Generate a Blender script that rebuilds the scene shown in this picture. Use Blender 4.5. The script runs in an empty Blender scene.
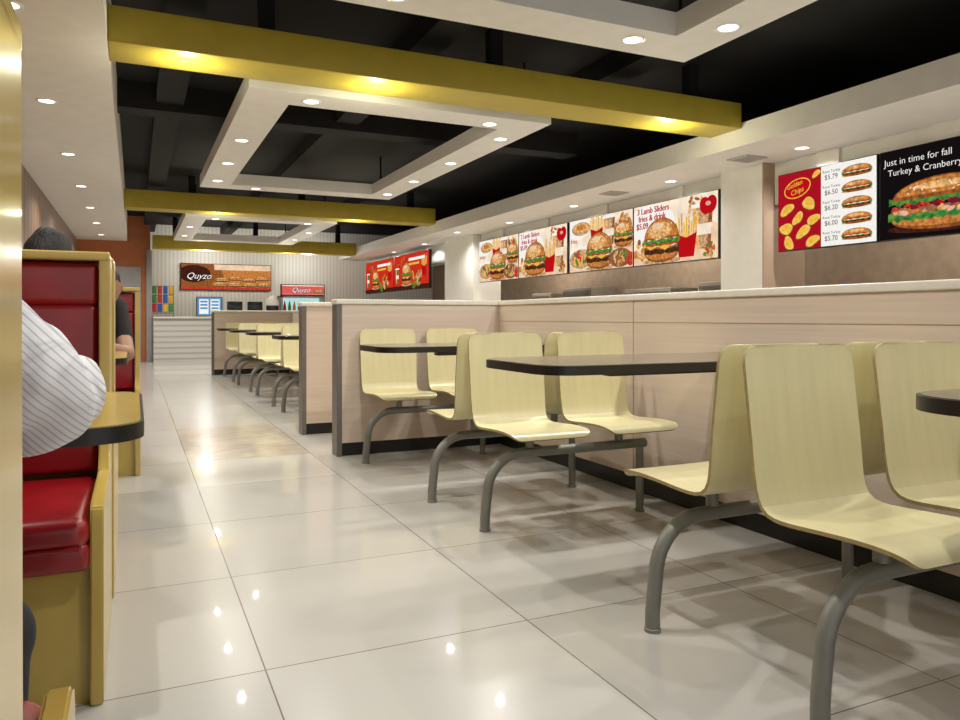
import bpy, bmesh, math, random
import numpy as np
from mathutils import Vector, Matrix
random.seed(3)
C = bpy.context.scene.collection
PI = math.pi

# ------------------------------------------------------------------ materials
def lin(c):
    out = []
    for v in c:
        v /= 255.0
        out.append(v/12.92 if v <= .04045 else ((v+.055)/1.055)**2.4)
    return out
def _base(name):
    m = bpy.data.materials.new(name); m.use_nodes = True
    nt = m.node_tree; b = nt.nodes['Principled BSDF']
    return m, nt, b
def mat(name, rgb, rough=.5, metal=0, var=.06, scale=(8, 8, 8), coat=0, bump=0, detail=4):
    m, nt, b = _base(name)
    c = lin(rgb)
    tc = nt.nodes.new('ShaderNodeTexCoord'); mp = nt.nodes.new('ShaderNodeMapping')
    mp.inputs['Scale'].default_value = scale
    nz = nt.nodes.new('ShaderNodeTexNoise'); nz.inputs['Scale'].default_value = 1; nz.inputs['Detail'].default_value = detail
    rp = nt.nodes.new('ShaderNodeValToRGB')
    rp.color_ramp.elements[0].position = .3; rp.color_ramp.elements[1].position = .7
    rp.color_ramp.elements[0].color = [min(1, v*(1-var)) for v in c]+[1]
    rp.color_ramp.elements[1].color = [min(1, v*(1+var)) for v in c]+[1]
    nt.links.new(tc.outputs['Object'], mp.inputs['Vector']); nt.links.new(mp.outputs[0], nz.inputs['Vector'])
    nt.links.new(nz.outputs[0], rp.inputs[0]); nt.links.new(rp.outputs[0], b.inputs['Base Color'])
    b.inputs['Roughness'].default_value = rough; b.inputs['Metallic'].default_value = metal
    b.inputs['Coat Weight'].default_value = coat; b.inputs['Coat Roughness'].default_value = .12
    if bump:
        bp = nt.nodes.new('ShaderNodeBump'); bp.inputs['Strength'].default_value = bump; bp.inputs['Distance'].default_value = .01
        nt.links.new(nz.outputs[0], bp.inputs['Height']); nt.links.new(bp.outputs[0], b.inputs['Normal'])
    return m
def em(name, rgb, strength=1.0, var=.08, scale=14):
    m = bpy.data.materials.new(name); m.use_nodes = True
    nt = m.node_tree; nt.nodes.clear()
    o = nt.nodes.new('ShaderNodeOutputMaterial'); e = nt.nodes.new('ShaderNodeEmission')
    c = lin(rgb)
    tc = nt.nodes.new('ShaderNodeTexCoord'); nz = nt.nodes.new('ShaderNodeTexNoise'); nz.inputs['Scale'].default_value = scale; nz.inputs['Detail'].default_value = 5
    rp = nt.nodes.new('ShaderNodeValToRGB')
    rp.color_ramp.elements[0].position = .35; rp.color_ramp.elements[1].position = .65
    rp.color_ramp.elements[0].color = [v*(1-var) for v in c]+[1]; rp.color_ramp.elements[1].color = [v*(1+var) for v in c]+[1]
    nt.links.new(tc.outputs['Object'], nz.inputs['Vector']); nt.links.new(nz.outputs[0], rp.inputs[0])
    nt.links.new(rp.outputs[0], e.inputs['Color']); e.inputs['Strength'].default_value = strength
    nt.links.new(e.outputs[0], o.inputs['Surface'])
    return m
def stripes(name, c1, c2, scale, direction='Z', rough=.5, pos=(.8, .9), bump=0, rot=(0, 0, 0), distort=0, folds=0):
    m, nt, b = _base(name)
    tc = nt.nodes.new('ShaderNodeTexCoord'); mp = nt.nodes.new('ShaderNodeMapping'); mp.inputs['Rotation'].default_value = rot
    wv = nt.nodes.new('ShaderNodeTexWave'); wv.bands_direction = direction; wv.inputs['Scale'].default_value = scale
    wv.inputs['Distortion'].default_value = distort; wv.inputs['Detail Scale'].default_value = .2
    rp = nt.nodes.new('ShaderNodeValToRGB')
    rp.color_ramp.elements[0].position = pos[0]; rp.color_ramp.elements[1].position = pos[1]
    rp.color_ramp.elements[0].color = lin(c1)+[1]; rp.color_ramp.elements[1].color = lin(c2)+[1]
    nt.links.new(tc.outputs['Object'], mp.inputs[0]); nt.links.new(mp.outputs[0], wv.inputs['Vector'])
    nt.links.new(wv.outputs['Fac'], rp.inputs[0]); nt.links.new(rp.outputs[0], b.inputs['Base Color'])
    b.inputs['Roughness'].default_value = rough
    if bump or folds:
        bp = nt.nodes.new('ShaderNodeBump'); bp.inputs['Strength'].default_value = bump or folds; bp.inputs['Distance'].default_value = .01 if bump else .03
        h = wv.outputs['Fac']
        if folds:
            mp2 = nt.nodes.new('ShaderNodeMapping'); mp2.inputs['Scale'].default_value = (8, 8, 15); mp2.inputs['Rotation'].default_value = (0, .5, .3)
            nz = nt.nodes.new('ShaderNodeTexNoise'); nz.inputs['Scale'].default_value = 1; nz.inputs['Detail'].default_value = 2; nz.inputs['Distortion'].default_value = .8
            nt.links.new(tc.outputs['Object'], mp2.inputs[0]); nt.links.new(mp2.outputs[0], nz.inputs['Vector']); h = nz.outputs[0]
        nt.links.new(h, bp.inputs['Height']); nt.links.new(bp.outputs[0], b.inputs['Normal'])
    return m
def floor_mat():
    m, nt, b = _base('porcelain_floor_tiles'); N = nt.nodes.new; L = nt.links.new
    tc = N('ShaderNodeTexCoord'); mp = N('ShaderNodeMapping'); mp.inputs['Location'].default_value = (-.32+8, -.48+8, 0)
    L(tc.outputs['Object'], mp.inputs[0])
    br = N('ShaderNodeTexBrick'); br.offset = 0; br.squash = 1
    br.inputs['Scale'].default_value = 1; br.inputs['Brick Width'].default_value = .8; br.inputs['Row Height'].default_value = .8
    br.inputs['Mortar Size'].default_value = .0022; br.inputs['Mortar Smooth'].default_value = .1
    br.inputs['Color1'].default_value = lin((187, 184, 177))+[1]; br.inputs['Color2'].default_value = lin((194, 191, 184))+[1]
    br.inputs['Mortar'].default_value = lin((122, 107, 97))+[1]
    L(mp.outputs[0], br.inputs['Vector'])
    nz = N('ShaderNodeTexNoise'); nz.inputs['Scale'].default_value = 3.5; nz.inputs['Detail'].default_value = 6; nz.inputs['Distortion'].default_value = 1.2
    L(tc.outputs['Object'], nz.inputs['Vector'])
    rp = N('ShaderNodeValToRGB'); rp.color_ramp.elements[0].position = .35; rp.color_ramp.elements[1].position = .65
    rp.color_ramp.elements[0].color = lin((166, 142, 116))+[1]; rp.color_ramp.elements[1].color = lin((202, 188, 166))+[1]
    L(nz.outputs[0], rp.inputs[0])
    sp = N('ShaderNodeSeparateXYZ'); L(tc.outputs['Object'], sp.inputs[0])
    def cmp(out, op, v):
        n = N('ShaderNodeMath'); n.operation = op; n.inputs[1].default_value = v; L(out, n.inputs[0]); return n.outputs[0]
    def mul(a, c):
        n = N('ShaderNodeMath'); n.operation = 'MULTIPLY'; L(a, n.inputs[0]); L(c, n.inputs[1]); return n.outputs[0]
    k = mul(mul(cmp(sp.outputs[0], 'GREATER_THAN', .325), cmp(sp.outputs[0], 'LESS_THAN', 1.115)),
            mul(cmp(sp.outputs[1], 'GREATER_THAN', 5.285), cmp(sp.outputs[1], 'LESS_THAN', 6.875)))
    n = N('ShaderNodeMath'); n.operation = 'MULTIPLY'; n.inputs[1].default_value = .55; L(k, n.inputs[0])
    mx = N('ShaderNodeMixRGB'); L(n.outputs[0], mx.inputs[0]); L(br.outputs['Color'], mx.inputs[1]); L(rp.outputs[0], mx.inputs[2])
    L(mx.outputs[0], b.inputs['Base Color'])
    b.inputs['Roughness'].default_value = .25; b.inputs['IOR'].default_value = 1.34
    b.inputs['Coat Weight'].default_value = .5; b.inputs['Coat Roughness'].default_value = .025; b.inputs['Coat IOR'].default_value = 1.38
    return m

M = dict(
    floor=floor_mat(),
    white=mat('white_painted_plaster', (227, 224, 216), .6, var=.03),
    tan=mat('column_side_painted_shade', (164, 140, 120), .5, var=.05),  # shade of the white column's side, put into the colour
    black=mat('black_ceiling_paint', (10, 8, 8), .85, var=.2),
    joist=mat('dark_grey_duct_paint', (13, 11, 11), .85, var=.1),
    beam=mat('mustard_yellow_paint', (180, 161, 52), .5, var=.05),
    yellow=mat('golden_yellow_laminate', (191, 164, 80), .28, var=.06, coat=.4),
    red=mat('red_vinyl_upholstery', (142, 12, 20), .33, var=.18, scale=(9, 9, 9), coat=.25, bump=.28, detail=3),
    wood=mat('pale_beige_wood_laminate', (209, 192, 175), .38, var=.06, scale=(1.3, 1.3, 75), detail=6),
    cap=mat('cream_stone_cap', (226, 220, 208), .3, var=.04, scale=(20, 20, 20)),
    base=mat('black_skirting', (24, 20, 19), .3, var=.15),
    metal=mat('grey_steel_corner_trim', (112, 108, 102), .38, .3),
    cream=mat('pale_cream_birch_veneer', (217, 208, 163), .32, var=.045, scale=(26, 3, 3), coat=.2, detail=7),
    ply=mat('brown_plywood_edge', (152, 134, 88), .5, var=.15, scale=(6, 60, 60)),
    tube=mat('grey_powder_coated_steel', (126, 125, 117), .42, .2, var=.05),
    tabletop=mat('taupe_table_painted_reflection', (92, 84, 70), .22, var=.08, scale=(3, 20, 3), coat=.3),  # dark tone paints in the wall reflected at a grazing angle
    edge=mat('black_rubber_edge', (24, 22, 22), .35, var=.2),
    brown=stripes('brown_slatted_wall', (122, 92, 70), (84, 62, 46), 1.1, 'Y', .5),
    orange=mat('burnt_orange_panel', (176, 104, 58), .5, var=.06),
    ribbed=stripes('white_ribbed_cladding', (210, 208, 202), (182, 178, 172), 2.6, 'Z', .5, (.55, .9), bump=.2),
    ribbed2=stripes('white_ribbed_wall', (224, 222, 217), (206, 204, 199), 3.6, 'X', .5, (.5, .95), bump=.06),
    greydoor=mat('grey_painted_door', (150, 148, 146), .5),
    kitchen=mat('beige_kitchen_wall', (172, 152, 132), .6, var=.1),
    steel=mat('brushed_stainless_steel', (150, 148, 146), .45, .6, var=.08, scale=(4, 4, 60)),
    appl=mat('light_grey_appliance_enamel', (158, 150, 140), .6, .1, var=.1),
    applp=mat('grey_control_panel', (112, 104, 96), .5),
    plastic=mat('black_plastic', (22, 22, 24), .35, var=.2),
    glass=mat('dark_glass', (30, 40, 44), .1, 0, var=.1),
    lens=em('downlight_lens_glow', (255, 250, 240), 5, 0),
    lensy=em('added_beam_light_glow', (255, 242, 170), 1.4, 0),  # lens of the lights added under the beams
    skin=mat('tan_skin', (178, 132, 104), .5, var=.05),
    skin2=mat('brown_skin', (158, 118, 94), .5, var=.05),
    hair=mat('black_hair', (20, 17, 16), .65, var=.4, scale=(90, 90, 30), bump=.6),
    shirt=stripes('white_shirt_with_fine_grey_pinstripes', (231, 231, 233), (184, 188, 200), 40, 'Z', .75, (.74, .97), rot=(0, -.85, 0), distort=2.0, folds=.6),
    tee=mat('black_cotton', (20, 20, 22), .85, var=.2, bump=.1),
    pants=mat('dark_trousers', (24, 24, 30), .8, var=.2),
    eye=mat('eye_white', (230, 228, 222), .2, var=.01), lip=mat('lip', (150, 84, 76), .5),
    wht=mat('white_plastic', (228, 226, 222), .35, var=.02),
    grille=mat('grey_vent_metal', (176, 172, 166), .5, .2),
)
PALN = ['peach', 'white', 'red', 'bun', 'patty', 'lettuce', 'cheese', 'black', 'fries', 'tan', 'tomato', 'blue', 'orange', 'pink', 'green', 'cola', 'bundark', 'bunlight', 'cream', 'brown', 'crimson', 'rose', 'orangered', 'plum']
PALC = [(240, 206, 170), (250, 247, 240), (190, 16, 24), (198, 126, 62), (78, 45, 29), (100, 134, 52), (238, 184, 66), (20, 15, 16), (240, 198, 92),
        (200, 158, 116), (196, 60, 44), (96, 150, 200), (216, 112, 48), (230, 172, 158), (52, 124, 60), (66, 32, 25), (150, 86, 42), (228, 174, 110), (249, 230, 206), (144, 94, 63), (172, 18, 36), (222, 96, 92), (206, 48, 30), (120, 24, 46)]
PAL = [em('screen_'+n, c, .96, .03 if n in ('white', 'black', 'red', 'crimson') else (.4 if n in ('bun', 'patty', 'lettuce', 'bundark', 'bunlight', 'tan', 'brown', 'cola', 'tomato', 'green') else .15), 30 if n not in ('peach', 'cream') else 5) for n, c in zip(PALN, PALC)]
PI_ = {n: i for i, n in enumerate(PALN)}

# ------------------------------------------------------------------ object helpers
def wpos(o):
    v = Vector((0, 0, 0))
    while o is not None:
        v += o.location; o = o.parent
    return v
def obj(name, bm, mats, parent=None, smooth=True, ang=38, recalc=True):
    me = bpy.data.meshes.new(name)
    if recalc: bmesh.ops.recalc_face_normals(bm, faces=bm.faces[:])
    bm.to_mesh(me); bm.free()
    if not isinstance(mats, (list, tuple)): mats = [mats]
    for m in mats: me.materials.append(m)
    if smooth:
        me.polygons.foreach_set('use_smooth', [True]*len(me.polygons))
        me.set_sharp_from_angle(angle=math.radians(ang))
    o = bpy.data.objects.new(name, me); C.objects.link(o)
    if parent is not None:
        me.transform(Matrix.Translation(-wpos(parent))); o.parent = parent
    return o
def tag(o, label, cat, group=None):
    o['label'] = label; o['category'] = cat
    if group: o['group'] = group
    return o
def thing(name, label, cat, loc=(0, 0, 0), group=None):
    o = bpy.data.objects.new(name, None); C.objects.link(o); o.location = loc; o.empty_display_size = .1
    return tag(o, label, cat, group)
def struct(name, bm, m, **k):
    o = obj(name, bm, m, **k); o['kind'] = 'structure'; return o
def dup(root, loc, rotz=0, label=None, group=None):
    r = root.copy(); C.objects.link(r); r.location = loc; r.rotation_euler = (0, 0, rotz)
    if label: r['label'] = label
    if group: r['group'] = group
    for ch in list(root.children):
        c = ch.copy(); C.objects.link(c); c.parent = r
        for g in list(ch.children):
            d = g.copy(); C.objects.link(d); d.parent = c
    return r
def B(): return bmesh.new()
def box(bm, x0, x1, y0, y1, z0, z1, bev=0, mi=0, seg=3):
    mtx = Matrix.Translation(((x0+x1)/2, (y0+y1)/2, (z0+z1)/2)) @ Matrix.Diagonal((x1-x0, y1-y0, z1-z0, 1))
    r = bmesh.ops.create_cube(bm, size=1, matrix=mtx)
    vs = r['verts']; fs = set(f for v in vs for f in v.link_faces)
    for f in fs: f.material_index = mi
    if bev:
        es = list(set(e for v in vs for e in v.link_edges))
        bmesh.ops.bevel(bm, geom=es, offset=bev, segments=seg, profile=.5, affect='EDGES', clamp_overlap=True)
    return bm
def bx(*a, **k): return box(B(), *a, **k)
def tube(bm, pts, r, seg=14, mi=0, cap=True):
    pts = [Vector(p) for p in pts]; n = len(pts)
    rs = r if isinstance(r, (list, tuple)) else [r]*n
    rings = []; prev = None
    for i, p in enumerate(pts):
        t = (pts[min(i+1, n-1)]-pts[max(i-1, 0)]).normalized()
        if prev is None:
            u = t.orthogonal().normalized()
        else:
            u = (prev - t*prev.dot(t)).normalized()
        prev = u; w = t.cross(u)
        rings.append([bm.verts.new(p+(u*math.cos(2*PI*k/seg)+w*math.sin(2*PI*k/seg))*rs[i]) for k in range(seg)])
    for a, b in zip(rings, rings[1:]):
        for k in range(seg):
            f = bm.faces.new((a[k], a[(k+1) % seg], b[(k+1) % seg], b[k])); f.material_index = mi
    if cap:
        for rg in (rings[0], rings[-1]):
            f = bm.faces.new(rg); f.material_index = mi
    return bm
def lathe(bm, prof, c=(0, 0, 0), seg=24, mi=0):
    c = Vector(c); rings = []
    for r, z in prof:
        rings.append([bm.verts.new(c+Vector((max(r, 1e-4)*math.cos(2*PI*k/seg), max(r, 1e-4)*math.sin(2*PI*k/seg), z))) for k in range(seg)])
    for a, b in zip(rings, rings[1:]):
        for k in range(seg):
            f = bm.faces.new((a[k], a[(k+1) % seg], b[(k+1) % seg], b[k])); f.material_index = mi
    return bm
def prism(bm, pts, z0, z1, mi=0):
    a = [bm.verts.new((x, y, z0)) for x, y in pts]; b = [bm.verts.new((x, y, z1)) for x, y in pts]; n = len(pts)
    for f in [a[::-1], b]+[(a[i], a[(i+1) % n], b[(i+1) % n], b[i]) for i in range(n)]:
        g = bm.faces.new(f); g.material_index = mi
    return bm
def extrude_x(bm, pts, x0, x1):
    a = [bm.verts.new((x0, y, z)) for y, z in pts]; b = [bm.verts.new((x1, y, z)) for y, z in pts]; n = len(pts)
    for f in [a[::-1], b]+[(a[i], a[(i+1) % n], b[(i+1) % n], b[i]) for i in range(n)]: bm.faces.new(f)
    return bm
def rrect(x0, x1, y0, y1, rl, rr=.01, n=8):
    pts = []
    for cx, cy, r, a0 in ((x1, y0, rr, -90), (x1, y1, rr, 0), (x0, y1, rl, 90), (x0, y0, rl, 180)):
        ox = cx-r if cx == x1 else cx+r; oy = cy-r if cy == y1 else cy+r
        for k in range(n+1):
            a = math.radians(a0+90*k/n); pts.append((ox+r*math.cos(a), oy+r*math.sin(a)))
    return pts
ORD = ['nearest', 'second nearest', 'third nearest', 'fourth nearest', 'fifth nearest', 'sixth nearest', 'seventh nearest', 'eighth nearest', 'ninth nearest', 'tenth nearest']

# ------------------------------------------------------------------ room shell
XL, XR, YB, Y0 = -1.1, 7.4, 19.2, -1.6
ZS, ZR, ZC = 2.6, 2.45, 3.15
XS0 = 4.80
struct('floor', bx(XL, XR, Y0, YB, -.1, 0), M['floor'], smooth=False)
struct('ceiling', bx(XL, XR, Y0, YB, ZC, ZC+.1), M['black'], smooth=False)
struct('wall_left', bx(XL-.1, XL, Y0, YB, 0, ZC), M['brown'], smooth=False)
struct('wall_back', bx(XL, XR, YB, YB+.1, 0, ZC), M['ribbed2'], smooth=False)
struct('wall_right', bx(XR, XR+.1, Y0, YB, 0, ZC), M['kitchen'], smooth=False)
struct('ceiling_left', bx(XL, -.15, Y0, 17.8, ZS, ZC), M['white'], smooth=False)
struct('ceiling_right', bx(XS0, XR, Y0, YB, ZR, ZC-.5), M['white'], smooth=False)
struct('wall_header', bx(5.65, 5.78, 2.4, YB, 2.05, ZR), M['white'], smooth=False)
struct('wall_back_left', bx(XL, .3, 17.8, 17.95, 0, ZC), M['orange'], smooth=False)
struct('door_1', bx(-.62, .12, 17.77, 17.8, 0, 2.05), M['greydoor'], smooth=False)
struct('trim_1', bx(.22, .34, 17.72, 17.98, 0, 2.42, bev=.008), M['greydoor'])
jb = B()
for x in (.3, 2.0, 3.7): box(jb, x-.12, x+.12, Y0, YB, 2.97, ZC)
for y in (1.6, 7.8, 14.9): box(jb, -.15, XS0, y-.14, y+.14, 2.9, ZC)
struct('ceiling_joists', jb, M['joist'], smooth=False)

# half-height walls
HW = 1.08
def half_wall(tagname, x0, x1, y0, y1):
    struct('wall_'+tagname, bx(x0, x1, y0, y1, .09, HW-.035), M['wood'], smooth=False)
    struct('baseboard_'+tagname, bx(x0+.012, x1-.012, y0+.012, y1-.012, 0, .09), M['base'], smooth=False)
    struct('trim_'+tagname, bx(x0-.012, x1+.012, y0-.012, y1+.012, HW-.035, HW, bev=.006), M['cap'])
half_wall('right_low', 2.49, 2.63, -1.2, 5.07)
half_wall('cross_near', 1.26, 2.63, 5.075, 5.20)
half_wall('cross_middle', 1.235, 2.61, 6.13, 6.25)
half_wall('middle_low', 2.48, 2.61, 6.255, 13.2)
half_wall('cross_far', 1.17, 2.61, 13.205, 13.33)
for i, (x, y0, y1) in enumerate(((1.26, 5.075, 5.2), (1.235, 6.13, 6.25), (1.17, 13.205, 13.33))):
    tb = B(); box(tb, x-.006, x+.03, y0-.006, y0+.001, .0, HW-.035); box(tb, x-.006, x, y0, y1+.004, 0, HW-.035)
    struct('trim_%d' % (i+2), tb, M['metal'], smooth=False)
sb = B()
for y in (3.395, 1.2, -.4): box(sb, 2.4885, 2.4905, y-.002, y+.002, .09, HW-.035)
box(sb, 2.4885, 2.4905, -1.2, 5.07, .925, .928)
struct('trim_5', sb, M['ply'], smooth=False)

# columns by the kitchen
struct('wall_column_near', bx(5.5, 6.05, 5.44, 6.0, 0, ZR), M['white'], smooth=False)
struct('trim_6', bx(5.502, 6.05, 5.425, 5.439, 0, ZR), M['tan'], smooth=False)  # thin sheet painting the shaded side of the white column
struct('wall_column_far', bx(5.5, 6.05, 12.25, 13.6, 0, ZR), M['white'], smooth=False)

# ------------------------------------------------------------------ yellow beams
for i, (y0, y1, z0, z1, w) in enumerate(((4.98, 5.37, 2.6, 2.82, 'nearest broad'), (12.3, 12.69, 2.6, 2.87, 'middle'), (17.5, 17.9, 2.45, 2.73, 'farthest'))):
    x0 = -.148 if i < 2 else .345
    bm = bx(x0, XS0-.002, y0, y1, z0, z1, bev=.006)
    t = thing('ceiling_beam', '%s mustard yellow beam crossing the black ceiling' % w, 'beam', ((x0+XS0)/2, (y0+y1)/2, z0))
    obj('beam', bm, M['beam'], t)
    for x in (.8, 2.5, 4.4): obj('hanger', bx(x-.05, x+.05, (y0+y1)/2-.05, (y0+y1)/2+.05, z1-.01, ZC), M['black'], t, smooth=False)

# ------------------------------------------------------------------ downlights
proto = {}
def downlight(x, y, z, label, group, energy=66, r=.055, warm=False, spot=True):
    key = (warm, r)
    if key in proto:
        return dup(proto[key], (x, y, z), 0, label, group)
    t = thing('ceiling_downlight', label, 'ceiling light', (0, 0, 0))
    obj('trim_ring', lathe(B(), [(r, -.002), (r*1.05, -.006), (r*1.3, -.006), (r*1.4, -.002), (r*1.4, .002), (r, .002), (r, -.002)]), M['beam' if warm else 'wht'], t)
    obj('lens', lathe(B(), [(0, -.004), (r*.6, -.0035), (r, -.002), (r, .001), (0, .001)]), M['lensy' if warm else 'lens'], t)
    t.location = (x, y, z); t['group'] = group; proto[key] = t
    if spot:
        l = bpy.data.lights.new('lamp', 'SPOT'); l.energy = energy; l.spot_size = math.radians(154); l.spot_blend = .85; l.shadow_soft_size = .028
        l.color = (1, .964, .91)
    else:
        l = bpy.data.lights.new('lamp', 'POINT'); l.energy = energy; l.shadow_soft_size = .02; l.color = (1, .94, .66)
    o = bpy.data.objects.new('lamp', l); C.objects.link(o); o.parent = t; o.location = (0, 0, -.03 if spot else -.15)
    return t
for i, y in enumerate((2.55, 4.62, 6.55, 8.58, 10.6, 12.6, 14.6, 16.6)):
    downlight(-.61, y, ZS, '%s round downlight along the left white soffit' % ORD[i], 'downlights in the left soffit')
for i, y in enumerate((1.0, 2.9, 4.82, 6.6, 8.6, 10.5, 12.1, 14.3, 16.3)):
    downlight(5.34 if y != 12.1 else 5.12, y, ZR, '%s round downlight in the soffit above the menu screens' % ORD[i], 'downlights above the menu screens')
def ceil_frame(y0, y1, word, lights):
    x0, x1, w = .74, 3.22, .34; z0, z1 = 2.6, 2.74
    t = thing('ceiling_frame', '%s white rectangular frame hung under the black ceiling' % word, 'ceiling frame', ((x0+x1)/2, (y0+y1)/2, z0), 'suspended white ceiling frames')
    bm = B(); box(bm, x0, x1, y0, y0+w, z0, z1); box(bm, x0, x1, y1-w, y1, z0, z1)
    box(bm, x0, x0+w, y0+w, y1-w, z0, z1); box(bm, x1-w, x1, y0+w, y1-w, z0, z1)
    bmesh.ops.remove_doubles(bm, verts=bm.verts[:], dist=1e-4)
    obj('panel', bm, M['white'], t, smooth=False)
    for hx in (x0+.17, x1-.17):
        for hy in (y0+.17, y1-.17):
            obj('hanger', tube(B(), [(hx, hy, z1-.01), (hx, hy, ZC)], .012), M['black'], t)
    for i, (x, y) in enumerate(sorted(lights, key=lambda p: p[1])):
        downlight(x, y, z0, 'round downlight in the %s white frame, %s to the camera' % (word, ORD[i]), 'downlights in the %s frame' % word)
ceil_frame(-.65, 3.85, 'nearest', [(2.68, 3.66), (3.06, 3.28), (1.22, 3.66), (.9, 2.4), (.9, 1.0), (3.06, 2.0), (3.06, .7)])
ceil_frame(5.55, 10.05, 'middle', [(1.22, 5.73), (2.74, 5.76), (3.06, 6.2), (3.06, 7.4), (3.06, 8.57), (3.06, 9.6), (.9, 7.25), (.9, 8.39), (.9, 9.5), (1.4, 9.88)])
ceil_frame(13.0, 17.2, 'farthest', [(1.22, 13.16), (2.74, 13.18), (3.06, 14.6), (.9, 14.5), (3.06, 16.0), (.9, 16.1)])
for i, x in enumerate((.29, 1.56, 4.17)):  # fixtures added to make the glow on the beam undersides
    downlight(x, 5.16, 2.6, '%s small warm light added for the glow under the nearest yellow beam' % ['leftmost', 'middle', 'rightmost'][i], 'added glow lights under the nearest beam', 10, .03, True, False)
for i, x in enumerate((1.2, 3.4)):
    downlight(x, 12.45, 2.6, '%s small warm light added for the glow under the middle yellow beam' % ['left', 'right'][i], 'added glow lights under the middle beam', 5, .03, True, False)
for x, w in ((1.3, 'left'), (3.2, 'right')):
    downlight(x, 17.65, 2.45, '%s small warm light added for the glow under the farthest yellow beam' % w, 'added glow lights under the farthest beam', 5, .03, True, False)

# soffit vents
for i, (x, y) in enumerate(((5.22, 5.35), (5.22, 7.5))):
    t = thing('ceiling_vent', '%s flat square air vent in the soffit above the menu screens' % ORD[i], 'vent', (x, y, ZR))
    vb = B(); box(vb, x-.13, x+.13, y-.13, y+.13, ZR-.012, ZR, bev=.003); obj('frame', vb, M['grille'], t)
    vb = B()
    for k in range(5): box(vb, x-.1, x+.1, y-.09+k*.04, y-.075+k*.04, ZR-.018, ZR-.011)
    obj('slats', vb, M['grille'], t)

# ------------------------------------------------------------------ chairs
def chair_parts():
    P = [(-.215, .424), (-.2, .441), (-.168, .449), (-.09, .451), (0, .447), (.08, .442), (.14, .441), (.178, .451), (.204, .482), (.218, .54), (.231, .63), (.245, .74), (.26, .86), (.262, .876)]
    pts = []
    for i in range(len(P)-1):
        p = [Vector(P[max(0, min(len(P)-1, j))]) for j in (i-1, i, i+1, i+2)]
        for k in range(8):
            t = k/8
            pts.append(.5*((2*p[1])+(p[2]-p[0])*t+(2*p[0]-5*p[1]+4*p[2]-p[3])*t*t+(3*p[1]-p[0]-3*p[2]+p[3])*t**3))
    pts.append(Vector(P[-1]))
    S = [0]
    for a, b in zip(pts, pts[1:]): S.append(S[-1]+(b-a).length)
    Lt = S[-1]
    ys = [p.x for p in pts]; zs = [p.y for p in pts]
    r = .05
    ends = [0, .0015, .005, .011, .02, .033, r]
    ss = ends+[r+(Lt-2*r)*k/30 for k in range(1, 30)]+[Lt-e for e in ends[::-1]]
    sb_ = np.interp(.20, ys[:60], S[:60])
    rows = []; th = .005; m = 11
    for s in ss:
        y = np.interp(s, S, ys); z = np.interp(s, S, zs)
        e = .006; ty = np.interp(min(Lt, s+e), S, ys)-np.interp(max(0, s-e), S, ys); tz = np.interp(min(Lt, s+e), S, zs)-np.interp(max(0, s-e), S, zs)
        l = math.hypot(ty, tz); n = Vector((0, -tz/l, ty/l))
        d = min(s, Lt-s)
        base = .2-.004*math.exp(-((s-sb_)/.09)**2)
        hw = base if d >= r else base-r+math.sqrt(max(0, r*r-(r-d)**2))
        bf = min(1, max(0, (s-sb_)/.18))
        top = []; bot = []
        for k in range(m):
            t = -1+2*k/(m-1)
            p = Vector((hw*t, y, z))
            off = n*(.009*bf*t*t+.002*(1-bf)*t*t)
            top.append(p+off+n*th); bot.append(p+off-n*th)
        rows.append((s, top, bot))
    kb = min(range(len(ss)), key=lambda i: abs(ss[i]-sb_))
    def piece(i0, i1, e0, e1):
        bm = B(); T = [[bm.verts.new(v) for v in rows[i][1]] for i in range(i0, i1+1)]; Bo = [[bm.verts.new(v) for v in rows[i][2]] for i in range(i0, i1+1)]
        n = len(T)
        def F(vs, mi): bm.faces.new(vs).material_index = mi
        for i in range(n-1):
            for k in range(m-1):
                F((T[i][k], T[i][k+1], T[i+1][k+1], T[i+1][k]), 0); F((Bo[i+1][k], Bo[i+1][k+1], Bo[i][k+1], Bo[i][k]), 0)
            F((T[i][0], T[i+1][0], Bo[i+1][0], Bo[i][0]), 1); F((T[i+1][-1], T[i][-1], Bo[i][-1], Bo[i+1][-1]), 1)
        for k in range(m-1):
            F((T[0][k+1], T[0][k], Bo[0][k], Bo[0][k+1]), 1 if e0 else 0)
            F((T[-1][k], T[-1][k+1], Bo[-1][k+1], Bo[-1][k]), 1 if e1 else 0)
        return bm
    return piece(0, kb, True, False), piece(kb, len(rows)-1, False, True)
TUBE_Z = .335
def make_chair():
    t = thing('dining_chair', '', 'chair')
    s, b = chair_parts()
    obj('seat', s, [M['cream'], M['ply']], t, ang=50); obj('backrest', b, [M['cream'], M['ply']], t, ang=50)
    br = B(); box(br, -.09, .09, -.1, .1, .427, .436, bev=.002); tube(br, [(0, 0, TUBE_Z+.0225), (0, 0, .43)], .02)
    obj('bracket', br, M['tube'], t)
    return t
def make_frame():
    t = thing('seat_frame', '', 'chair frame')
    R = .17; pts = [(-.012, 0, .006), (-.012, 0, .06), (-.006, 0, .12)]
    for k in range(0, 11):
        a = math.radians(180-90*k/10); pts.append((R+R*math.cos(a)*1.0, 0, TUBE_Z-R+.0+R*math.sin(a)))
    pts += [(.4, 0, TUBE_Z), (.86, 0, TUBE_Z)]
    obj('arched_leg', tube(B(), pts, .0225, 18), M['tube'], t)
    obj('leg', tube(B(), [(.83, 0, .006), (.83, 0, TUBE_Z-.01)], .019, 16), M['tube'], t)
    for x in (-.012, .83):
        obj('foot', lathe(B(), [(.0, 0), (.025, 0), (.025, .010), (.023, .012), (0, .012)], (x, 0, 0)), M['tube'], t)
    return t
CH, FR = make_chair(), make_frame(); used = {'c': False, 'f': False}
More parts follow.
